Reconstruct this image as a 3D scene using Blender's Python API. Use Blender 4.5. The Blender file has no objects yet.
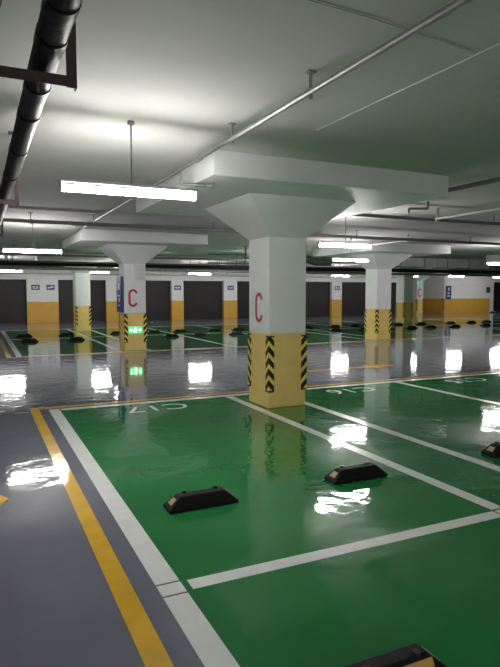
import bpy, bmesh, math, random
from mathutils import Vector, Matrix
random.seed(7)
SC = bpy.context.scene
COL = SC.collection
PI = math.pi

# ------------------------------------------------------------------ materials
def mat(name, col, rough=0.6, metal=0.0, var=0.06, vscale=6.0, bump=0.0, bscale=30.0, spec=0.5, rvar=0.0):
    m = bpy.data.materials.new(name); m.use_nodes = True
    nt = m.node_tree; b = nt.nodes['Principled BSDF']
    tc = nt.nodes.new('ShaderNodeTexCoord')
    n = nt.nodes.new('ShaderNodeTexNoise'); n.inputs['Scale'].default_value = vscale; n.inputs['Detail'].default_value = 4
    nt.links.new(tc.outputs['Object'], n.inputs['Vector'])
    r = nt.nodes.new('ShaderNodeValToRGB')
    r.color_ramp.elements[0].position = 0.3; r.color_ramp.elements[1].position = 0.7
    r.color_ramp.elements[0].color = (*[c * (1 - var) for c in col], 1)
    r.color_ramp.elements[1].color = (*[min(1, c * (1 + var)) for c in col], 1)
    nt.links.new(n.outputs['Fac'], r.inputs['Fac']); nt.links.new(r.outputs['Color'], b.inputs['Base Color'])
    b.inputs['Roughness'].default_value = rough; b.inputs['Metallic'].default_value = metal
    b.inputs['Specular IOR Level'].default_value = spec
    if rvar:
        mr = nt.nodes.new('ShaderNodeMapRange')
        mr.inputs['From Min'].default_value = .3; mr.inputs['From Max'].default_value = .7
        mr.inputs['To Min'].default_value = rough - rvar; mr.inputs['To Max'].default_value = rough + rvar
        nt.links.new(n.outputs['Fac'], mr.inputs['Value']); nt.links.new(mr.outputs['Result'], b.inputs['Roughness'])
    if bump:
        n2 = nt.nodes.new('ShaderNodeTexNoise'); n2.inputs['Scale'].default_value = bscale; n2.inputs['Detail'].default_value = 3
        nt.links.new(tc.outputs['Object'], n2.inputs['Vector'])
        bp = nt.nodes.new('ShaderNodeBump'); bp.inputs['Strength'].default_value = bump; bp.inputs['Distance'].default_value = .01
        nt.links.new(n2.outputs['Fac'], bp.inputs['Height']); nt.links.new(bp.outputs['Normal'], b.inputs['Normal'])
    return m

def emit(name, col, strength):
    m = bpy.data.materials.new(name); m.use_nodes = True
    b = m.node_tree.nodes['Principled BSDF']
    b.inputs['Base Color'].default_value = (*[c * .8 for c in col], 1)
    b.inputs['Emission Color'].default_value = (*col, 1); b.inputs['Emission Strength'].default_value = strength
    return m

def epoxy(name, col, rough=0.055, var=0.10):
    """trowelled resin floor: faint patchy colour, glossy, slightly wavy surface"""
    m = bpy.data.materials.new(name); m.use_nodes = True
    nt = m.node_tree; b = nt.nodes['Principled BSDF']; L = nt.links.new
    tc = nt.nodes.new('ShaderNodeTexCoord')
    n = nt.nodes.new('ShaderNodeTexNoise'); n.inputs['Scale'].default_value = .9; n.inputs['Detail'].default_value = 6
    n.inputs['Roughness'].default_value = .6
    L(tc.outputs['Object'], n.inputs['Vector'])
    r = nt.nodes.new('ShaderNodeValToRGB')
    r.color_ramp.elements[0].position = .33; r.color_ramp.elements[1].position = .67
    r.color_ramp.elements[0].color = (*[c * (1 - var) for c in col], 1)
    r.color_ramp.elements[1].color = (*[c * (1 + var) for c in col], 1)
    L(n.outputs['Fac'], r.inputs['Fac']); L(r.outputs['Color'], b.inputs['Base Color'])
    mr = nt.nodes.new('ShaderNodeMapRange')
    mr.inputs['From Min'].default_value = .3; mr.inputs['From Max'].default_value = .7
    mr.inputs['To Min'].default_value = rough * .7; mr.inputs['To Max'].default_value = rough * 1.3
    L(n.outputs['Fac'], mr.inputs['Value']); L(mr.outputs['Result'], b.inputs['Roughness'])
    b.inputs['Specular IOR Level'].default_value = .5; b.inputs['IOR'].default_value = 1.5
    w = nt.nodes.new('ShaderNodeTexNoise'); w.inputs['Scale'].default_value = 4.0; w.inputs['Detail'].default_value = 2.5
    w.inputs['Distortion'].default_value = .4
    L(tc.outputs['Object'], w.inputs['Vector'])
    bp = nt.nodes.new('ShaderNodeBump'); bp.inputs['Strength'].default_value = .30; bp.inputs['Distance'].default_value = .012
    L(w.outputs['Fac'], bp.inputs['Height']); L(bp.outputs['Normal'], b.inputs['Normal'])
    return m

def chevron_mat(name):
    m = bpy.data.materials.new(name); m.use_nodes = True
    nt = m.node_tree; b = nt.nodes['Principled BSDF']; L = nt.links.new
    uv = nt.nodes.new('ShaderNodeUVMap'); uv.uv_map = 'uv'
    s = nt.nodes.new('ShaderNodeSeparateXYZ'); L(uv.outputs['UV'], s.inputs[0])
    def math_node(op, x, y):
        q = nt.nodes.new('ShaderNodeMath'); q.operation = op
        for i, v in enumerate((x, y)):
            if isinstance(v, (int, float)): q.inputs[i].default_value = v
            else: L(v, q.inputs[i])
        return q.outputs[0]
    f = math_node('FRACT', math_node('DIVIDE', math_node('ADD', math_node('MULTIPLY', s.outputs[0], 1.1), s.outputs[1]), .156), 0)
    g = math_node('GREATER_THAN', f, .57)
    g = math_node('MULTIPLY', g, math_node('GREATER_THAN', s.outputs[1], .245))
    g = math_node('MULTIPLY', g, math_node('LESS_THAN', s.outputs[1], .975))
    mx = nt.nodes.new('ShaderNodeMix'); mx.data_type = 'RGBA'
    mx.inputs['A'].default_value = (.012, .012, .012, 1); mx.inputs['B'].default_value = (.95, .74, .12, 1)
    L(g, mx.inputs['Factor']); L(mx.outputs['Result'], b.inputs['Base Color'])
    b.inputs['Roughness'].default_value = .5
    return m

M = {}
M['grey_floor'] = epoxy('grey resin floor', (.178, .180, .226))
M['green_floor'] = epoxy('green resin floor', (.018, .190, .052))
M['white_line'] = mat('white road paint', (.86, .88, .85), .12, var=.05, vscale=5, bump=.03, bscale=6)
M['yellow_line'] = mat('yellow road paint', (.78, .46, .03), .10, var=.08, vscale=5, bump=.03, bscale=6)
M['ceiling'] = mat('painted concrete ceiling', (.61, .60, .575), .85, var=.05, vscale=1.3, bump=.10, bscale=9)
M['white_paint'] = mat('white wall paint', (.85, .86, .85), .55, var=.03, vscale=3, bump=.05, bscale=14)
M['yellow_paint'] = mat('yellow wall paint', (.93, .66, .22), .40, var=.05, vscale=4, bump=.05, bscale=14)
M['wall_yellow'] = mat('ochre wall paint', (.72, .40, .06), .5, var=.05, vscale=3)
M['door'] = mat('dark shutter paint', (.012, .009, .010), .55, var=.2, vscale=2)
M['dark_wall'] = mat('dark wall paint', (.10, .10, .10), .8, var=.1)
M['chevron'] = chevron_mat('hazard chevrons')
M['rubber'] = mat('black rubber', (.008, .007, .007), .6, var=.25, vscale=40, bump=.2, bscale=180, spec=.2)
M['reflector'] = mat('yellow reflector', (.70, .43, .02), .4, var=.05)
M['pale_reflector'] = mat('pale reflector', (.46, .37, .21), .35, var=.15, vscale=25)
M['bolt'] = mat('dull bolt steel', (.05, .05, .05), .4, metal=.6)
M['red_letter'] = mat('red letter paint', (.55, .035, .05), .5, var=.05)
M['blue_sign'] = mat('blue sign film', (.035, .04, .22), .4, var=.05)
M['sign_white'] = mat('white sign film', (.8, .8, .82), .4, var=.02)
M['galv'] = mat('galvanised steel', (.34, .34, .33), .45, metal=.6, var=.15, vscale=9)
M['white_pipe'] = mat('white painted pipe', (.60, .60, .57), .5, var=.05)
M['grey_pipe'] = mat('grey painted pipe', (.20, .20, .19), .5, var=.1)
M['black_pipe'] = mat('black pipe wrap', (.010, .008, .008), .42, var=.4, vscale=14, bump=.35, bscale=22, spec=.15)
M['foil'] = mat('bright foil tape', (.85, .85, .85), .25, metal=1, var=.1)
M['red_steel'] = mat('red oxide angle steel', (.045, .018, .016), .5, var=.2, vscale=12)
M['duct'] = mat('duct sheet', (.60, .61, .60), .45, metal=.2, var=.12, vscale=4)
M['dark_tray'] = mat('dark cable tray', (.06, .065, .06), .6, var=.2)
M['lamp_body'] = mat('lamp housing white', (.7, .7, .7), .4, var=.02)
M['tube'] = emit('lit tube', (1.0, 0.985, 0.95), 68.0)
M['exit_green'] = emit('lit green exit panel', (.02, .75, .15), .9)
M['exit_dim'] = emit('dim green panel', (.05, .5, .25), .35)
M['exit_white'] = emit('lit white pictogram', (.75, 1.0, .85), 2.2)
M['dark_plate'] = mat('dark plate', (.05, .055, .07), .5)

# ------------------------------------------------------------------ geometry helpers
def BM(): return bmesh.new()
def box(bm, x0, x1, y0, y1, z0, z1):
    vs = [bm.verts.new((x, y, z)) for z in (z0, z1) for y in (y0, y1) for x in (x0, x1)]
    for f in ((0, 2, 3, 1), (4, 5, 7, 6), (0, 1, 5, 4), (2, 6, 7, 3), (0, 4, 6, 2), (1, 3, 7, 5)):
        bm.faces.new([vs[i] for i in f])
    return vs
def frustum(bm, a0, b0, z0, a1, b1, z1):
    """rectangular frustum, half sizes a,b"""
    vs = [bm.verts.new((sx * a, sy * b, z)) for a, b, z in ((a0, b0, z0), (a1, b1, z1)) for sx, sy in ((-1, -1), (1, -1), (1, 1), (-1, 1))]
    bm.faces.new(vs[3::-1]); bm.faces.new(vs[4:])
    for i in range(4):
        j = (i + 1) % 4; bm.faces.new((vs[i], vs[j], vs[4 + j], vs[4 + i]))
def tube(bm, pts, r, seg=14, caps=True):
    pts = [Vector(p) for p in pts]; rings = []
    for i, p in enumerate(pts):
        if i == 0: t = pts[1] - p
        elif i == len(pts) - 1: t = p - pts[i - 1]
        else: t = (pts[i + 1] - p).normalized() + (p - pts[i - 1]).normalized()
        t.normalize()
        ref = Vector((0, 0, 1)) if abs(t.z) < .9 else Vector((1, 0, 0))
        u = t.cross(ref).normalized(); v = u.cross(t).normalized()
        k = 1.0
        if 0 < i < len(pts) - 1:
            c = t.dot((p - pts[i - 1]).normalized()); k = 1 / max(c, .5)
        rings.append([bm.verts.new(p + (u * math.cos(2 * PI * j / seg) + v * math.sin(2 * PI * j / seg)) * r * (k if 0 else 1)) for j in range(seg)])
    for a, b in zip(rings, rings[1:]):
        for j in range(seg):
            k = (j + 1) % seg; bm.faces.new((a[j], a[k], b[k], b[j]))
    if caps: bm.faces.new(rings[0][::-1]); bm.faces.new(rings[-1])
def prism(bm, poly, axis, a, b):
    """extrude a 2-D polygon along an axis ('x','y','z') from a to b"""
    def P(u, v, w): return {'x': (w, u, v), 'y': (u, w, v), 'z': (u, v, w)}[axis]
    A = [bm.verts.new(P(u, v, a)) for u, v in poly]; B = [bm.verts.new(P(u, v, b)) for u, v in poly]
    bm.faces.new(A); bm.faces.new(B[::-1])
    n = len(poly)
    for i in range(n):
        j = (i + 1) % n; bm.faces.new((A[i], B[i], B[j], A[j]))
def obj(name, bm, m, parent=None, label=None, smooth=False, bevel=0, loc=None):
    bmesh.ops.recalc_face_normals(bm, faces=bm.faces)
    me = bpy.data.meshes.new(name); bm.to_mesh(me); bm.free()
    me.materials.append(M[m])
    if smooth:
        for p in me.polygons: p.use_smooth = True
    o = bpy.data.objects.new(name, me); COL.objects.link(o)
    if parent: o.parent = parent
    if loc: o.location = loc
    if label: o['label'] = label
    if bevel:
        md = o.modifiers.new('edge', 'BEVEL'); md.width = bevel; md.segments = 2; md.limit_method = 'ANGLE'
    if smooth:
        md = o.modifiers.new('split', 'EDGE_SPLIT'); md.split_angle = math.radians(40)
    return o
def tag(o, label, cat, group=None):
    o['label'] = label; o['category'] = cat; o['kind'] = 'thing'
    if group: o['group'] = group
    return o
def thing(name, label, cat, loc=(0, 0, 0), rz=0, group=None):
    o = bpy.data.objects.new(name, None); COL.objects.link(o)
    o.location = loc; o.rotation_euler = (0, 0, rz); o.empty_display_size = .1
    return tag(o, label, cat, group)
def struct(name, bm, m, parent=None, label=None, **k):
    o = obj(name, bm, m, parent, label, **k)
    if not parent: o['kind'] = 'structure'
    return o
def kids(o): return [c for c in bpy.data.objects if c.parent == o]
def copy_tree(o, parent=None):
    c = o.copy(); COL.objects.link(c)
    if parent: c.parent = parent
    for ch in kids(o): copy_tree(ch, c)
    return c
def clone(o, loc, label, rz=None, group=None):
    c = copy_tree(o); c.location = loc; c['label'] = label
    if rz is not None: c.rotation_euler = (0, 0, rz)
    if group: c['group'] = group
    return c
def text_obj(name, s, size, m, parent, matrix, sx=1.0, depth=.002, label=None):
    cu = bpy.data.curves.new(name, 'FONT'); cu.body = s; cu.size = size; cu.extrude = depth
    cu.align_x = 'CENTER'; cu.align_y = 'CENTER'
    t = bpy.data.objects.new(name, cu); COL.objects.link(t)
    bpy.context.view_layer.update()
    me = bpy.data.meshes.new_from_object(t.evaluated_get(bpy.context.evaluated_depsgraph_get()))
    bpy.data.objects.remove(t); bpy.data.curves.remove(cu)
    me.transform(Matrix.Diagonal((sx, 1, 1, 1))); me.transform(matrix)
    me.materials.clear(); me.materials.append(M[m])
    o = bpy.data.objects.new(name, me); COL.objects.link(o); o.parent = parent
    if label: o['label'] = label
    return o

# ------------------------------------------------------------------ setting
CZ = 3.06                      # ceiling height
PB = 2.80                      # underside of the thickened slab round each column
b = BM(); box(b, -8, 42, -8, 37, -.15, 0); FLOOR = struct('floor', b, 'grey_floor')
b = BM(); box(b, -8, 42, -8, 37, CZ, CZ + .2); struct('ceiling', b, 'ceiling')
b = BM(); box(b, -8.2, -8, -8, 37, 0, CZ); struct('wall_left', b, 'white_paint')
b = BM(); box(b, -8, 42, -8.2, -8, 0, CZ); struct('wall_front', b, 'white_paint')
b = BM(); box(b, 42, 42.2, -8, 37, 0, CZ); struct('wall_right', b, 'white_paint')

# floor coatings and paint (children of the floor)
T = .003
def paint(name, rects, m, label, z=T):
    b = BM()
    for (x0, x1, y0, y1) in rects: box(b, x0, x1, y0, y1, .0002, z)
    return obj(name, b, m, FLOOR, label)
E0, E1 = .83, .965             # white strip along the end of the bays
NB0, NB1 = -2.3, 7.98          # near block of bays
FB0, FB1 = 15.17, 25.3         # far block
XR = 40.0
paint('bay_coating', [(E1, XR, NB0, NB1 + .02)], 'green_floor', 'green floor of the near block of bays', z=.0015)
paint('bay_coating', [(E1, XR, FB0 - .02, FB1)], 'green_floor', 'green floor of the far block of bays', z=.0015)
divs = []
for k in range(5):
    s = .9 + 8.3 * k
    divs += ([] if k == 0 else [s - .02 - .06]) + []
DX = [3.42, 4.21, 6.66, 9.17, 11.68, 12.50, 14.97, 17.45, 19.95, 20.78, 23.25, 25.75, 28.25, 29.05, 31.5, 34.0]
h = .058
g = .018
mid = 2.88
paint('bay_line', [(E0, E1, NB0, mid - .075), (E0, E1, mid - .057, mid + .057), (E0, E1, mid + .075, 8.10)], 'white_line', 'white line along the outer side of the near bays')
paint('bay_line', [(E1 + g, XR, 7.985, 8.10)], 'white_line', 'white line across the mouths of the near bays')
paint('bay_line', [(a + h + g if i else E1 + g + .02, c - h - g, mid - .052, mid + .052) for i, (a, c) in enumerate(zip([E1] + DX, DX + [XR]))] +
      [(x - h, x + h, mid - .052, mid + .052) for x in DX], 'white_line', 'white line between the two rows of near bays')
for x in DX:
    paint('bay_line', [(x - h, x + h, NB0, mid - .075), (x - h, x + h, mid + .075, 7.97)], 'white_line', 'white dividing line')
paint('lane_line', [(.600, .712, NB0 - .4, 8.30), (.712, XR, 8.20, 8.29)], 'yellow_line', 'yellow line round the near block of bays')
fm = 20.5
paint('bay_line', [(E0, E1, 15.05, FB1)], 'white_line', 'white line along the outer side of the far bays')
paint('bay_line', [(E1 + g, XR - 12, 15.05, 15.16)], 'white_line', 'white line across the mouths of the far bays')
paint('bay_line', [(E1 + g, XR - 12, fm - .055, fm + .055)], 'white_line', 'white line between the two rows of far bays')
paint('bay_line', [(E0, XR - 12, FB1, FB1 + .12)], 'white_line', 'white line across the back of the far bays')
for x in DX[:13]:
    paint('bay_line', [(x - h, x + h, 15.16, fm - .06), (x - h, x + h, fm + .06, FB1 - .01)], 'white_line', 'white dividing line')
paint('lane_line', [(.600, .712, 14.85, 25.6), (.712, XR - 12, 14.85, 14.94)], 'yellow_line', 'yellow line round the far block of bays')
def arrow(p, ang, shaft, label, hl=.75, hw=.28):
    c, s = math.cos(ang), math.sin(ang)
    b = BM()
    poly = [(0, 0), (-hl, hw), (-hl, .075), (-hl - shaft, .075), (-hl - shaft, -.075), (-hl, -.075), (-hl, -hw)]
    prism(b, [(p[0] + c * u - s * v, p[1] + s * u + c * v) for u, v in poly], 'z', .0002, T)
    obj('lane_arrow', b, 'yellow_line', FLOOR, label)
arrow((8.25, 9.88), 0, 2.6, 'yellow arrow along the cross aisle')
arrow((.175, 4.72), 0, 1.2, 'yellow arrow tip in the near aisle', .26, .52)
for s, x in (('C17', 2.2), ('C16', 5.43), ('C15', 7.92)):
    text_obj('bay_number', s, .52, 'white_line', FLOOR, Matrix.Translation((x, 7.63, T - .001)) @ Matrix.Rotation(PI, 4, 'Z'), 1.0, .001, 'white bay number ' + s)

# back wall: piers, lintel, dark shutters
BY = 31.3
OT = 2.2
piers = [(-2.6, -1.2), (2.3, 3.83), (6.3, 7.05), (9.95, 10.65), (13.15, 14.0), (16.8, 17.5), (20.7, 21.45), (24.2, 25.0), (26.3, 27.0)]
b = BM()
for x0, x1 in piers: box(b, x0, x1, BY, BY + .4, 0, OT)
box(b, -8, 27.0, BY, BY + .4, OT, CZ)
wb = struct('wall_back', b, 'white_paint')
b = BM()
for x0, x1 in piers: box(b, x0 - .004, x1 + .004, BY - .004, BY + .3, 0, 1.06)
obj('dado', b, 'wall_yellow', wb, 'ochre painted lower band')
prev = -8
for i, (x0, x1) in enumerate(piers):
    b = BM(); z = 0
    n = 22
    for k in range(n):         # interlocking slats
        z0 = OT * k / n; z1 = OT * (k + 1) / n
        box(b, prev, x0, BY + .25, BY + .30, z0 + .004, z1)
    box(b, prev, x0, BY + .27, BY + .32, 0, OT)
    struct('door_%d' % (i + 1), b, 'door')
    prev = x1
# set-back wall and corner room on the right
b = BM(); box(b, 26.7, 31.3, 34.3, 34.6, 0, CZ)
w = struct('wall_recess', b, 'white_paint')
b = BM(); box(b, 26.7, 27.0, 31.72, 34.295, 0, CZ); struct('wall_return', b, 'white_paint')
b = BM(); box(b, 27.0, 30.9, 34.296, 34.4, 0, 1.06); obj('dado', b, 'wall_yellow', w, 'ochre painted lower band')
b = BM(); box(b, 30.9, 35.9, 32.0, 32.3, 0, CZ); box(b, 30.9, 31.2, 32.3, 34.3, 0, CZ); box(b, 35.6, 35.9, 32.3, 35, 0, CZ); box(b, 35.9, 42, 32.0, 32.3, 2.3, CZ)
w = struct('wall_room', b, 'white_paint')
b = BM(); box(b, 30.896, 35.5, 31.996, 32.2, 0, 1.06); box(b, 30.896, 31, 32.2, 34.29, 0, 1.06); obj('dado', b, 'wall_yellow', w, 'ochre painted lower band')
b = BM(); box(b, 35.9, 42, 32.15, 32.2, 0, 2.3); struct('door_10', b, 'door')

# ------------------------------------------------------------------ columns
HX, HY = .29, .315
def make_guard(cx, cy):
    """rubber angle strip on the corner of a column (cx, cy = +-1); uv: distance from the corner, height"""
    b = BM(); uvl = b.loops.layers.uv.new('uv'); w, t = .075, .012
    X, Y = cx * HX, cy * HY
    o = [(X + cx * t, Y + cy * t), (X - cx * w, Y + cy * t), (X - cx * w, Y + cy * .002), (X + cx * .002, Y + cy * .002), (X + cx * .002, Y - cy * w), (X + cx * t, Y - cy * w)]
    prism(b, o, 'z', .225, .995)
    for f in b.faces:
        for l in f.loops:
            x, y, z = l.vert.co
            l[uvl].uv = (max(abs(abs(x) - (HX + t)), abs(abs(y) - (HY + t))), z)
    return obj('corner_guard', b, 'chevron', COLUMN, 'black and yellow chevron corner guard')
COLUMN = thing('column', 'white and yellow column with a red C nearest the camera, between bays C17 and C16', 'column', (3.845, 7.215, 0), group='columns of the parking level')
b = BM(); box(b, -HX, HX, -HY, HY, 1.02, 2.33); obj('shaft', b, 'white_paint', COLUMN, 'white upper shaft', bevel=.012)
b = BM(); box(b, -HX, HX, -HY, HY, 0, 1.02); obj('painted_base', b, 'yellow_paint', COLUMN, 'yellow painted lower shaft', bevel=.012)
b = BM(); frustum(b, HX, HY, 2.33, .80, .77, PB); obj('capital', b, 'white_paint', COLUMN, 'flared white capital', bevel=.01)
b = BM(); box(b, -1.60, 1.60, -1.60, 1.60, PB, CZ); obj('drop_panel', b, 'white_paint', COLUMN, 'square white slab above the capital', bevel=.01)
for cx in (-1, 1):
    for cy in (-1, 1): make_guard(cx, cy)
cols = {'near': COLUMN}
for key, x, y, lab in (
    ('second', 3.84, 15.6, 'white and yellow column with a blue sign, a red C and a green exit light'),
    ('third', 3.84, 24.0, 'plain column with chevron corners beside the wide pier with two blue signs'),
    ('right', 12.15, 15.6, 'thick column in the far block, right of the two hanging lamps'),
    ('deep', 20.4, 24.0, 'half shaded column just right of the thick column behind the aisle'),
    ('end', 28.7, 32.4, 'slim far column with a red letter in front of the ochre wall'),
    ('hidden', 12.15, 24.0, 'column standing in the far block straight behind the nearest column'),
    ('aside', 20.4, 15.6, 'column at the right end of the far block, its slab by the right-hand lamp')):
    cols[key] = clone(COLUMN, (x, y, 0), lab)
def face(side, y_or_x, z):
    """matrix placing upright lettering on the -X ('x') or -Y ('y') face of a column"""
    if side == 'x': return Matrix.Translation((-HX - .001, y_or_x, z)) @ Matrix.Rotation(-PI / 2, 4, 'Z') @ Matrix.Rotation(PI / 2, 4, 'X')
    return Matrix.Translation((y_or_x, -HY - .001, z)) @ Matrix.Rotation(PI / 2, 4, 'X')
def letter_c(parent, M4, hgt, wid):
    """tall rounded C drawn as a bent flat stroke"""
    t = hgt * .125; b = BM(); out, inn = [], []
    R = wid / 2; s = hgt / 2 - R
    cen = [(R * math.cos(a), s + R * math.sin(a)) for a in [math.radians(5 + 17.5 * i) for i in range(11)]] + \
          [(R * math.cos(a), -s + R * math.sin(a)) for a in [math.radians(180 + 17.5 * i) for i in range(11)]]
    k = (R - t) / R
    innr = [((R - t) * math.cos(a), s + (R - t) * math.sin(a)) for a in [math.radians(5 + 17.5 * i) for i in range(11)]] + \
           [((R - t) * math.cos(a), -s + (R - t) * math.sin(a)) for a in [math.radians(180 + 17.5 * i) for i in range(11)]]
    V = lambda p, z: b.verts.new(M4 @ Vector((p[0], p[1], z)))
    rows = [(V(p, 0), V(q, 0), V(q, .003), V(p, .003)) for p, q in zip(cen, innr)]
    for a, c in zip(rows, rows[1:]):
        for i in range(4):
            j = (i + 1) % 4; b.faces.new((a[i], a[j], c[j], c[i]))
    b.faces.new(rows[0]); b.faces.new(rows[-1][::-1])
    obj('zone_letter', b, 'red_letter', parent, 'red letter C')
letter_c(cols['near'], face('x', -.01, 1.375), .42, .22)
letter_c(cols['second'], face('y', -.06, 1.42), .48, .25)
letter_c(cols['end'], face('y', -.02, 1.5), .6, .3)

def plate(name, x0, x1, y0, y1, z0, z1, m, parent, label=None, bev=.004):
    b = BM(); box(b, x0, x1, y0, y1, z0, z1); return obj(name, b, m, parent, label, bevel=bev)
# green exit light on the second column
t = thing('exit_light', 'small green lit exit light low on the second column', 'exit sign', (3.83, 15.3, .56))
plate('casing', -.19, .19, -.03, -.001, -.095, .095, 'lamp_body', t, bev=.006)
plate('lit_panel', -.18, .18, -.036, -.031, -.085, .085, 'exit_green', t, 'green glowing panel', 0)
b = BM()
def ptri(pts): prism(b, pts, 'y', -.040, -.0365)
ptri([(-.165, 0), (-.12, .04), (-.12, .014), (-.07, .014), (-.07, -.014), (-.12, -.014), (-.12, -.04)])
ptri([(.165, 0), (.12, -.04), (.12, -.014), (.07, -.014), (.07, .014), (.12, .014), (.12, .04)])
def limb(x0, z0, x1, z1, w=.011):
    d = Vector((x1 - x0, z1 - z0)).normalized(); n = Vector((-d.y, d.x)) * w
    ptri([(x0 + n.x, z0 + n.y), (x1 + n.x, z1 + n.y), (x1 - n.x, z1 - n.y), (x0 - n.x, z0 - n.y)])
limb(0, .035, -.008, -.015, .016); limb(-.008, -.015, .022, -.04); limb(.022, -.04, .018, -.072)
limb(-.008, -.015, -.03, -.045); limb(-.03, -.045, -.052, -.05)
limb(0, .03, .035, .012); limb(0, .03, -.032, .008)
prism(b, [(.006 + .015 * math.cos(i * PI / 5), .06 + .015 * math.sin(i * PI / 5)) for i in range(10)], 'y', -.040, -.0365)
obj('pictogram', b, 'exit_white', t, 'white running figure between two arrows')
# blue hanging panel on the -X face of the second column
t = thing('wall_sign', 'tall narrow blue sign on the left side of the second column', 'sign', (3.52, 15.6, 1.52))
plate('panel', -.05, -.002, -.27, .27, -.48, .48, 'blue_sign', t)
b = BM()
for z0, z1, y0, y1 in ((.12, .30, -.10, .10), (-.06, -.02, -.15, .15), (-.20, -.10, -.12, .02), (-.32, -.28, -.15, .1)):
    b = BM(); box(b, -.053, -.0505, y0, y1, z0, z1); obj('marking', b, 'sign_white', t, 'white mark')
# grey box on the second column
t = thing('junction_box', 'pale grey box high on the front of the second column', 'box', (3.96, 15.3, 2.12))
plate('casing', -.14, .14, -.14, -.001, -.2, .2, 'white_paint', t, bev=.01)
plate('cover', -.12, .12, -.15, -.141, -.18, .18, 'lamp_body', t, bev=.004)
# exit sign at the top of the far column, sign on the room corner
t = thing('exit_light', 'green exit sign hung near the top of the slim far column', 'exit sign', (28.55, 32.0, 2.2))
plate('casing', -.26, .26, -.03, 0, -.13, .13, 'lamp_body', t, bev=.005)
plate('lit_panel', -.24, .24, -.034, -.031, -.11, .11, 'exit_dim', t, 'dim green panel', 0)
b = BM(); box(b, -.01, .01, -.02, -.01, .13, PB - 2.2); obj('hanger_rod', b, 'galv', t)
t = thing('wall_sign', 'tall blue sign on the ochre and white wall of the corner room', 'sign', (31.28, 32.0, 1.5))
plate('panel', -.26, .26, -.03, -.001, -.5, .5, 'blue_sign', t)
b = BM()
for z0, z1, x0, x1 in ((.15, .36, -.03, .1), (-.08, .02, -.1, .1), (-.3, -.2, -.12, .12)):
    b = BM(); box(b, x0, x1, -.033, -.0305, z0, z1); obj('marking', b, 'sign_white', t, 'white mark')
t = thing('wall_plate', 'small dark plate on the white wall near its right end', 'plate', (35.3, 32.0, 1.7))
plate('panel', -.18, .18, -.03, -.001, -.2, .2, 'dark_plate', t)
plate('rim', -.21, .21, -.02, -.0005, -.23, .23, 'galv', t)
def L_guard(x, y, label):
    b = BM(); uvl = b.loops.layers.uv.new('uv'); w, tt = .09, .014
    prism(b, [(-tt, -tt), (w, -tt), (w, -.001), (-.001, -.001), (-.001, w), (-tt, w)], 'z', .25, 1.0)
    for f in b.faces:
        for l in f.loops: l[uvl].uv = (max(abs(l.vert.co.x + tt), abs(l.vert.co.y + tt)), l.vert.co.z)
    o = obj('corner_guard', b, 'chevron'); o.location = (x, y, 0); return tag(o, label, 'corner guard')
L_guard(30.896, 31.996, 'black and yellow guard on the outer corner of the ochre wall')
# small blue signs on the piers of the back wall
for i, (x, lab) in enumerate(((2.72, 'left of the two blue signs on the wide pier of the back wall'),
                              (3.45, 'right of the two blue signs on the wide pier of the back wall'),
                              (10.3, 'blue sign on the narrow pier right of the second column'),
                              (13.57, 'blue sign on the pier just left of the nearest column'),
                              (21.08, 'blue sign on the pier right of the nearest column, below the hanging lamps'))):
    t = thing('pier_sign', lab, 'sign', (x, BY, 1.80), group='blue signs on the back wall')
    plate('panel', -.2, .2, -.025, -.001, -.13, .13, 'blue_sign', t)
    b = BM()
    if i == 1:
        prism(b, [(-.14, .02), (-.02, .02), (.02, .07), (.14, .07), (.14, -.02), (-.14, -.06)], 'y', -.028, -.0255)
    else:
        box(b, -.14, -.03, -.028, -.0255, -.02, .06); box(b, .02, .13, -.028, -.0255, -.02, .06); box(b, -.14, .13, -.028, -.0255, -.08, -.05)
    obj('marking', b, 'sign_white', t, 'white marks')

# ------------------------------------------------------------------ wheel stops
STOP = thing('wheel_stop', 'black rubber wheel stop on the left in bay C17', 'wheel stop', (1.475, 3.965, T), group='wheel stops in the bays')
b = BM()
Lh, Wh, Hh = .272, .085, .10
def ring(l, w, z): return [b.verts.new((sx * l, sy * w, z)) for sx, sy in ((-1, -1), (1, -1), (1, 1), (-1, 1))]
R = [ring(Lh, Wh, 0), ring(Lh, Wh, .02), ring(Lh - .085, .045, Hh - .008), ring(Lh - .095, .036, Hh)]
b.faces.new(R[0][::-1]); b.faces.new(R[-1])
for a, c in zip(R, R[1:]):
    for i in range(4):
        j = (i + 1) % 4; b.faces.new((a[i], a[j], c[j], c[i]))
obj('body', b, 'rubber', STOP, bevel=.006)
for sx in (-1, 1):             # bolts along the top
    b = BM(); tube(b, [(sx * .125, .03, Hh - .012), (sx * .125, .03, Hh + .014)], .017, 12); obj('bolt', b, 'bolt', STOP, smooth=True)
def on_face(pts, m, name, off=.003):
    b = BM(); P = [Vector(p) for p in pts]; n = (P[1] - P[0]).cross(P[2] - P[0]).normalized()
    lo = [b.verts.new(p + n * .0005) for p in P]; hi = [b.verts.new(p + n * off) for p in P]
    b.faces.new(lo[::-1]); b.faces.new(hi)
    for i in range(len(P)):
        j = (i + 1) % len(P); b.faces.new((lo[i], lo[j], hi[j], hi[i]))
    return obj(name, b, m, STOP, 'yellow reflector strip' if m == 'reflector' else 'pale end reflector')
def long_face(x, f):           # point on the +Y long side, f from foot to top
    return (x, Wh + (.045 - Wh) * f, .02 + (Hh - .008 - .02) * f)
for s in (-1, 1):
    x0, x1 = s * .03, s * .19
    if x0 > x1: x0, x1 = x1, x0
    on_face([long_face(x1, .45), long_face(x0, .45), long_face(x0, .88), long_face(x1, .88)], 'reflector', 'reflector')
    def end_face(y, f): return (s * (Lh - .085 * f), y * (1 - .45 * f), .02 + (Hh - .028) * f)
    q = [end_face(-.045, .3), end_face(.045, .3), end_face(.045, .8), end_face(-.045, .8)]
    on_face(q if s > 0 else q[::-1], 'pale_reflector', 'end_reflector')
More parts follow.
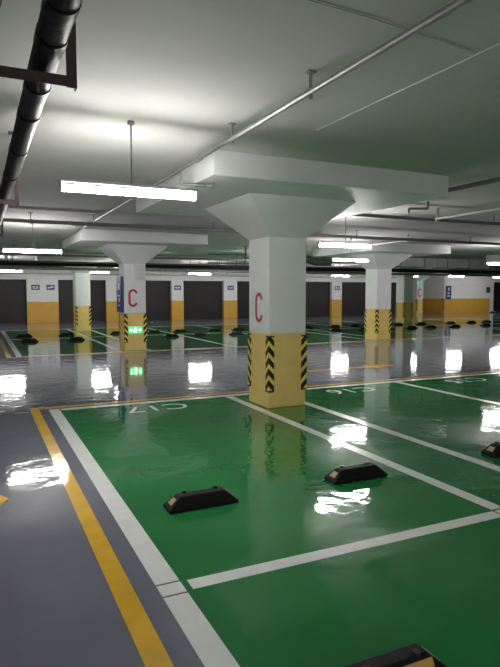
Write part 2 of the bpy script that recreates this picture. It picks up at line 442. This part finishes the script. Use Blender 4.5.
def stop(x, y, rz, lab): return clone(STOP, (x, y, T), lab, rz)
stop(2.895, 3.98, 0, 'black rubber wheel stop on the right in bay C17, beside the glare patch')
stop(4.72, 3.98, 0, 'black rubber wheel stop cut by the right edge, in bay C16')
stop(1.47, 1.79, PI, 'black rubber wheel stop with a yellow strip at the bottom edge')
ordn = ['first', 'second', 'third', 'fourth', 'fifth', 'sixth', 'seventh', 'eighth', 'ninth']
bays = [(.93, 3.42), (4.21, 6.66), (6.66, 9.17), (9.17, 11.68), (12.5, 14.97), (14.97, 17.45), (17.45, 19.95), (20.78, 23.25), (23.25, 25.75)]
for i, (x0, x1) in enumerate(bays):
    for sx, side in ((x0 + .53, 'left'), (x1 - .53, 'right')):
        stop(sx, 19.4, 0, 'dark wheel stop, front row of far bays, %s bay from the left, %s of pair' % (ordn[i], side))
        stop(sx, 21.6, 0, 'dark wheel stop, back row of far bays, %s bay from the left, %s of pair' % (ordn[i], side))
stop(35.1, 31.3, PI, 'dark wheel stop against the foot of the ochre wall')

# ------------------------------------------------------------------ hanging tube lamps
LZ = 2.47
LAMP = thing('tube_lamp', 'lit white tube lamp hung nearest the camera, left of the nearest column', 'lamp', (1.245, 5.02, LZ), group='hanging tube lamps')
b = BM(); box(b, -.60, .60, -.020, .020, .030, .055); obj('housing', b, 'lamp_body', LAMP, 'white lamp housing', bevel=.004)
def arc_shell(a0, a1, r, n, cy=.018, cz=-.012):
    """lengthwise slice of the round tube between two angles (0 = straight up)"""
    b = BM(); rows = []
    for x in (-.58, .58):
        rows.append([b.verts.new((x, cy + r * math.sin(a0 + (a1 - a0) * i / n), cz + r * math.cos(a0 + (a1 - a0) * i / n))) for i in range(n + 1)])
    for i in range(n): b.faces.new((rows[0][i], rows[1][i], rows[1][i + 1], rows[0][i + 1]))
    b.faces.new(rows[0]); b.faces.new(rows[1][::-1]); b.faces.new((rows[0][0], rows[0][-1], rows[1][-1], rows[1][0]))
    return b
BK = math.radians(38)
obj('diffuser', arc_shell(BK, 2 * PI - BK, .030, 18), 'tube', LAMP, 'glowing tube', smooth=True)
obj('tube_back', arc_shell(-BK, BK, .0302, 6), 'lamp_body', LAMP, smooth=True)
for s in (-1, 1):
    b = BM(); box(b, s * .582 if s > 0 else -.602, .602 if s > 0 else -.582, -.02, .052, -.044, .05); obj('end_cap', b, 'lamp_body', LAMP, bevel=.004)
b = BM(); tube(b, [(0, 0, .055), (0, 0, CZ - LZ - .01)], .007, 10); obj('hanging_rod', b, 'grey_pipe', LAMP, 'grey hanging rod', smooth=True)
b = BM(); tube(b, [(0, 0, CZ - LZ - .03), (0, 0, CZ - LZ)], .03, 14); obj('ceiling_rose', b, 'grey_pipe', LAMP, smooth=True)
for x, y, lab in ((1.12, 13.25, 'lit tube lamp over the far side of the cross aisle, at the left edge'),
                  (6.32, 9.12, 'upper and nearer of the two lit lamps right of the nearest column'),
                  (9.40, 13.30, 'lower and farther of the two lit lamps right of the nearest column'),
                  (14.85, 13.0, 'lit lamp at the right edge beside the sheet metal duct'),
                  (1.3, -3.6, 'added unseen tube lamp over the near aisle behind the camera'),  # out of view, added to lift the foreground light
                  (6.3, -3.4, 'added unseen tube lamp over the bays behind the camera, to the right'),  # added out of frame to light the camera-side column faces
                  (-4.6, 4.6, 'added unseen tube lamp over the lane left of the frame'),  # unseen, added to raise the ambient light from the left
                  (-4.6, 12.4, 'added unseen tube lamp farther along the lane left of the frame'),  # also added out of frame for more light from the left
                  (9.6, 18.3, 'added hidden tube lamp over the far bays, straight behind the nearest column'),  # added where the column hides it, brightens the far bays
                  (5.35, 22.2, 'added tube lamp over the far bays, straight behind the second column'),  # another added lamp, lights the far zone from behind the column
                  (1.2, 26.6, 'far lit lamp before the back wall, at the left edge'),
                  (4.9, 26.6, 'far lit lamp before the back wall, seen left of the second column'),
                  (10.0, 26.9, 'far lit lamp before the back wall, between second and nearest columns'),
                  (14.0, 26.9, 'far lit lamp before the back wall, close left of the nearest column'),
                  (18.4, 27.0, 'far lit lamp before the back wall, just right of the nearest column'),
                  (22.4, 25.9, 'far lit lamp seen behind the half shaded column'),
                  (25.2, 25.2, 'far lit lamp in front of the ochre wall and recess'),
                  (33.2, 28.3, 'added far lamp at the right edge, brightening the ochre wall'),  # added to brighten the walls of the corner room
                  (29.2, 25.6, 'far lit lamp in front of the corner room with the ochre wall')):
    clone(LAMP, (x, y, LZ), lab)

# ------------------------------------------------------------------ pipes and services
def hanger(parent, p, r, m='galv'):
    """drop rod, ceiling plate and ring clip round a pipe at p"""
    x, y, z = p
    b = BM(); box(b, x - .05, x + .05, y - .025, y + .025, CZ - .008, CZ); tube(b, [(x, y, z + r), (x, y, CZ - .005)], .009, 8)
    tube(b, [(x, y, z - r - .025), (x, y, z - r)], .014, 8)
    obj('hanger', b, m, parent, 'clip and drop rod', smooth=True)
def coupling(parent, a, c, r, m):
    b = BM(); tube(b, [a, c], r, 16); obj('coupling', b, m, parent, smooth=True)
SPX, SPZ = 2.06, 2.93
t = thing('sprinkler_pipe', 'long galvanised sprinkler pipe running under the ceiling past the nearest column', 'pipe', (SPX, 0, SPZ))
b = BM(); tube(b, [(0, -3, 0), (0, 15.8, 0)], .021, 16); obj('pipe', b, 'galv', t, smooth=True)
for y in (-1.5, 1.72, 3.48, 4.6, 7.5, 10.2): hanger(t, (0, y, 0), .026) if 0 else None
for y in (3.40, 4.71, 7.9, 11.3):
    b = BM(); hz = CZ - SPZ
    box(b, -.028, .028, y - .025, y + .025, hz - .008, hz); tube(b, [(0, y, .021), (0, y, hz - .004)], .012, 8); tube(b, [(0, y, -.045), (0, y, -.021)], .016, 10)
    obj('hanger', b, 'galv', t, smooth=True)
for y in (1.62, 5.55): coupling(t, (0, y - .06, 0), (0, y + .06, 0), .029, 'galv')
# cross main along the far side of the cross aisle
t = thing('sprinkler_main', 'grey pipe running across under the ceiling above the cross aisle', 'pipe', (0, 11.52, 2.9))
b = BM(); tube(b, [(-6, 0, 0), (24, 0, 0)], .035, 14); obj('pipe', b, 'grey_pipe', t, smooth=True)
for x in (.95, 4.6, 8.3, 12.0, 15.7):
    b = BM(); tube(b, [(x, 0, .035), (x, 0, .158)], .01, 8); box(b, x - .04, x + .04, -.03, .03, .152, .16); tube(b, [(x - .025, 0, 0), (x + .025, 0, 0)], .045, 12); obj('hanger', b, 'grey_pipe', t, smooth=True)
# second galvanised branch, right of the nearest column
t = thing('sprinkler_pipe', 'pale sprinkler branch under the ceiling at the right, over the cross aisle', 'pipe', (7.42, 0, 2.885))
b = BM(); tube(b, [(0, 3.0, 0), (0, 7.9, 0)], .02, 14); tube(b, [(0, 7.9, -.05), (0, 7.9, .175)], .032, 12); obj('pipe', b, 'white_pipe', t, smooth=True)
t = thing('sprinkler_cross', 'dark pipe running right from the end of the pale sprinkler branch', 'pipe', (0, 7.98, 2.885))
b = BM(); tube(b, [(5.62, .1, 0), (14, -.1, 0)], .03, 14); obj('pipe', b, 'grey_pipe', t, smooth=True)
for x in (8.9, 11.5):
    b = BM(); tube(b, [(x, 0, .02), (x, 0, .175)], .01, 8); obj('hanger', b, 'grey_pipe', t, smooth=True)
t = thing('sprinkler_pipe', 'pale sprinkler branch ending by the slab of the thick column', 'pipe', (9.92, 0, 2.885))
b = BM(); tube(b, [(0, 11.56, .0), (0, 13.6, 0)], .02, 14); tube(b, [(0, 11.6, -.05), (0, 11.6, .175)], .032, 12); obj('pipe', b, 'white_pipe', t, smooth=True)
# dark branch behind the near slab on the right
t = thing('sprinkler_pipe', 'dark pipe at the right edge running in behind the near slab', 'pipe', (5.86, 0, 2.975))
b = BM(); tube(b, [(0, 1.5, 0), (0, 7.7, 0)], .03, 14); obj('pipe', b, 'grey_pipe', t, smooth=True)
for y in (4.9, 7.0):
    b = BM(); tube(b, [(0, y - .03, 0), (0, y + .03, 0)], .038, 12); box(b, -.012, .012, y - .02, y + .02, .03, CZ - 2.975); obj('clip', b, 'grey_pipe', t, smooth=True)
# cranked sprinkler drop
t = thing('sprinkler_drop', 'short cranked dark sprinkler drop under the ceiling right of the near slab', 'sprinkler', (6.697, 7.348, 2.945))
b = BM(); d = Vector((-.274, .136, 0))
tube(b, [(0, 0, CZ - 2.945), (0, 0, 0)], .02, 10); tube(b, [(0, 0, 0), d], .02, 10); tube(b, [d, d + Vector((0, 0, -.05))], .02, 10)
obj('pipe', b, 'grey_pipe', t, smooth=True)
b = BM(); tube(b, [d + Vector((0, 0, -.05)), d + Vector((0, 0, -.075))], .013, 10); tube(b, [d + Vector((0, 0, -.075)), d + Vector((0, 0, -.08))], .025, 12); obj('sprinkler_head', b, 'galv', t, smooth=True)
# sprinkler arm beneath the near slab
t = thing('sprinkler_branch', 'short sprinkler arm reaching under the left corner of the near slab', 'sprinkler', (2.03, 6.06, 2.76))
b = BM(); tube(b, [(0.03, 0, .145), (0, 0, 0)], .014, 8); tube(b, [(0, 0, 0), (.36, -.04, 0)], .014, 10); obj('pipe', b, 'galv', t, smooth=True)
b = BM(); tube(b, [(.36, -.04, -.022), (.36, -.04, .03)], .016, 10); tube(b, [(.36, -.04, .03), (.36, -.04, .036)], .026, 12); tube(b, [(.25, -.028, 0), (.3, -.033, 0)], .02, 10); obj('sprinkler_head', b, 'grey_pipe', t, smooth=True)
# thin white streak and dark cable on the ceiling
b = BM(); tube(b, [(2.83, 1.6, CZ - .006), (2.83, 4.55, CZ - .006)], .006, 8); tag(obj('streak', b, 'white_pipe', smooth=True), 'thin white streak along the ceiling right of the sprinkler pipe', 'streak')  # pale line on the ceiling, drawn as a thin round strip
b = BM(); tube(b, [(1.35, 2.575, CZ - .004), (1.57, 2.582, CZ - .004), (1.943, 2.60, CZ - .004), (2.24, 2.632, CZ - .004), (2.485, 2.655, CZ - .004), (2.76, 2.69, CZ - .004)], 0.002, 8)
tag(obj('cable', b, 'grey_pipe', smooth=True), 'thin dark cable across the ceiling above the sprinkler pipe', 'cable')

# black wrapped pipes at the top left, on red angle brackets
BX, BZ = .268, 2.50
t = thing('wrapped_pipe', 'black wrapped pipe at the top left, resting on brown brackets', 'pipe', (BX, 0, BZ))
b = BM(); tube(b, [(0, -4, 0), (0, 16, 0), (0, 16, CZ - BZ)], .0535, 24); obj('pipe', b, 'black_pipe', t, smooth=True)
for y in (1.95, 2.22, 2.75, 3.2, 4.0, 4.9):
    b = BM(); tube(b, [(0, y - .05, 0), (0, y + .05, 0)], .0560, 20); obj('coupling', b, 'black_pipe', t, smooth=True)
    a0 = -.75 + random.random() * .35
    b = BM(); n = 6
    pts = [(.0575 * math.cos(a0 + i * .06), .0575 * math.sin(a0 + i * .06)) for i in range(n)]
    prism(b, [(p[0], p[1]) for p in pts] + [(p[0] * .985, p[1] * .985) for p in pts[::-1]], 'y', y - .028, y + .028)
    obj('foil_patch', b, 'foil', t, 'shiny foil tape')
t = thing('wrapped_pipe', 'second black pipe just entering at the top left corner', 'pipe', (.042, 0, BZ))
b = BM(); tube(b, [(0, -4, 0), (0, 16, 0), (0, 16, CZ - BZ)], .053, 24); obj('pipe', b, 'black_pipe', t, smooth=True)
for y in (1.95, 4.0):
    b = BM(); tube(b, [(0, y - .05, 0), (0, y + .05, 0)], .058, 20); obj('coupling', b, 'black_pipe', t, smooth=True)
BR = thing('pipe_bracket', 'brown steel bracket under the black pipe nearest the camera', 'bracket', (0, 2.43, BZ - .0545), group='brackets under the black pipe')
def angle_bar(name, horizontal):
    b = BM()
    if horizontal: box(b, -.55, .385, -.02, .02, -.005, 0); box(b, -.55, .385, -.022, -.017, -.042, -.005)
    else:
        x = .365; top = CZ - (BZ - .0545)
        box(b, x - .02, x + .02, -.022, -.017, -.045, top); box(b, x + .015, x + .02, -.017, .02, -.045, top)
    obj(name, b, 'red_steel', BR)
angle_bar('cross_bar', True); angle_bar('upright', False)
b = BM(); top = CZ - (BZ - .0545); box(b, -.55, -.51, -.022, -.017, -.045, top); box(b, -.55, -.545, -.017, .02, -.045, top); obj('upright', b, 'red_steel', BR)
b = BM(); box(b, .31, .42, -.05, .05, top - .008, top); obj('ceiling_plate', b, 'red_steel', BR)
b = BM(); box(b, -.58, -.47, -.05, .05, top - .008, top); obj('ceiling_plate', b, 'red_steel', BR)
clone(BR, (0, 5.85, BZ - .0545), 'brown steel bracket under the black pipe, at the left edge')
clone(BR, (0, 9.3, BZ - .0545), 'brown steel bracket under the black pipe, third from the camera')

# services beyond the far bays
def run(name, label, x0, x1, y, z, r, m, step=3.0, cat='pipe'):
    t = thing(name, label, cat, (0, y, z))
    b = BM(); tube(b, [(x0, 0, 0), (x1, 0, 0)], r, 14); obj('pipe', b, m, t, smooth=True)
    x = x0 + 1.1
    while x < x1:
        b = BM(); tube(b, [(x, 0, r * .9), (x, 0, CZ - z)], .012, 8); tube(b, [(x - .03, 0, 0), (x + .03, 0, 0)], r + .012, 14); obj('hanger', b, m, t, smooth=True); x += step
    return t
run('heating_pipe', 'thick black pipe crossing the far bays below the ceiling', -4, 36, 20.4, 2.50, .058, 'black_pipe', 4)
run('heating_pipe', 'pale pipe just beyond and below the thick black pipe', -4, 30, 21.3, 2.40, .055, 'galv', 4)
run('sprinkler_main', 'slim grey pipe above the thick black pipe', -4, 34, 19.3, 2.74, .035, 'grey_pipe', 4)
run('sprinkler_main', 'slim pale pipe crossing the far bays before the thick black pipe', -4, 11.0, 17.6, 2.72, .030, 'galv', 4)
run('water_pipe', 'thick dark pipe running in front of the lamps by the back wall', -4, 26, 25.72, 2.62, .07, 'grey_pipe', 4)
run('water_pipe', 'pale pipe running above the shutters along the back wall', -4, 26, 30.6, 2.55, .09, 'white_pipe', 4)
t = thing('cable_tray', 'dark ladder cable tray hung over the back row of far bays', 'cable tray', (0, 21.9, 2.62))
for y in (-.22, .22):
    b = BM(); box(b, -4, 34, y - .012, y + .012, -.05, .05); obj('side_rail', b, 'dark_tray', t)
b = BM()
for i in range(76): x = -3.9 + .5 * i; box(b, x - .015, x + .015, -.208, .208, -.045, -.02)
o = obj('rung', b, 'dark_tray', t); o['kind'] = 'stuff'
b = BM()
for i in range(10): x = -3 + 4 * i; tube(b, [(x, -.22, .05), (x, -.22, CZ - 2.62)], .008, 6); tube(b, [(x, .22, .05), (x, .22, CZ - 2.62)], .008, 6)
obj('hanging_rods', b, 'dark_tray', t)
# sheet metal ducts
def duct(label, x0, x1, y0, y1, z0, z1, step=1.2, m='duct'):
    t = thing('air_duct', label, 'duct', (x0, y0, z0)); b = BM()
    box(b, 0, x1 - x0, 0, y1 - y0, 0, z1 - z0); obj('body', b, m, t, bevel=.006)
    k = 0
    while k * step <= x1 - x0 + .01:
        x = k * step; b = BM(); box(b, x - .02, x + .02, -.03, y1 - y0 + .03, -.03, z1 - z0 + .03); obj('flange', b, 'galv', t); k += 1
    x = .6
    while x < x1 - x0:
        b = BM(); tube(b, [(x, -.02, 0), (x, -.02, CZ - z0)], .008, 6); obj('hanging_rod', b, 'galv', t); x += 2.4
duct('galvanised duct with flanges above the far bays at the right', 13.9, 19.9, 18.0, 18.8, 2.58, 2.93)
duct('second galvanised duct, beyond the thick black pipe at the right', 22.4, 34, 22.9, 23.9, 2.5, 2.9)
t = thing('duct_elbow', 'dark round duct elbow left of the thick column, below the lamps', 'duct', (10.2, 17.4, 2.62))
b = BM(); tube(b, [(0, 0, .2), (.25, 0, .1), (.6, 0, 0), (1.2, 0, 0)], .13, 16); obj('body', b, 'dark_tray', t, smooth=True)
b = BM(); tube(b, [(0, 0, .2), (0, 0, CZ - 2.62)], .13, 16); obj('riser', b, 'white_paint', t, smooth=True)
t = thing('pipe_support', 'dark steel hanging frame behind the two hanging lamps', 'frame', (0, 17.0, 2.5))
for x in (7.9, 8.9, 9.9):
    b = BM(); box(b, x - .02, x + .02, -.02, .02, 0, CZ - 2.5); obj('upright', b, 'dark_tray', t)
b = BM(); box(b, 6.6, 9.92, -.02, .02, -.03, .01); obj('cross_bar', b, 'dark_tray', t)
b = BM(); box(b, 6.6, 9.92, -.02, .02, .25, .28); obj('cross_bar', b, 'dark_tray', t)

# ------------------------------------------------------------------ world, camera, view
W = bpy.data.worlds.new('World'); SC.world = W; W.use_nodes = True
W.node_tree.nodes['Background'].inputs['Color'].default_value = (.01, .01, .01, 1)
W.node_tree.nodes['Background'].inputs['Strength'].default_value = 0.0
cd = bpy.data.cameras.new('camera'); cam = bpy.data.objects.new('camera', cd); COL.objects.link(cam)
cam.location = (0, 0, 1.6); cam.rotation_euler = (math.radians(90 - 4.2), 0, math.radians(-25.37))
cd.sensor_fit = 'VERTICAL'; cd.sensor_height = 36; cd.lens = 36 * 575 / 667; cd.clip_start = .05
SC.camera = cam
SC.view_settings.view_transform = 'Standard'; SC.view_settings.look = 'None'
SC.view_settings.gamma = 1; SC.view_settings.use_curve_mapping = False
SC.view_settings.exposure = 1.15
SC.cycles.use_denoising = True
SC.cycles.max_bounces = 8; SC.cycles.diffuse_bounces = 6; SC.cycles.glossy_bounces = 4
SC.cycles.sample_clamp_indirect = 6
SC.cycles.use_light_tree = True
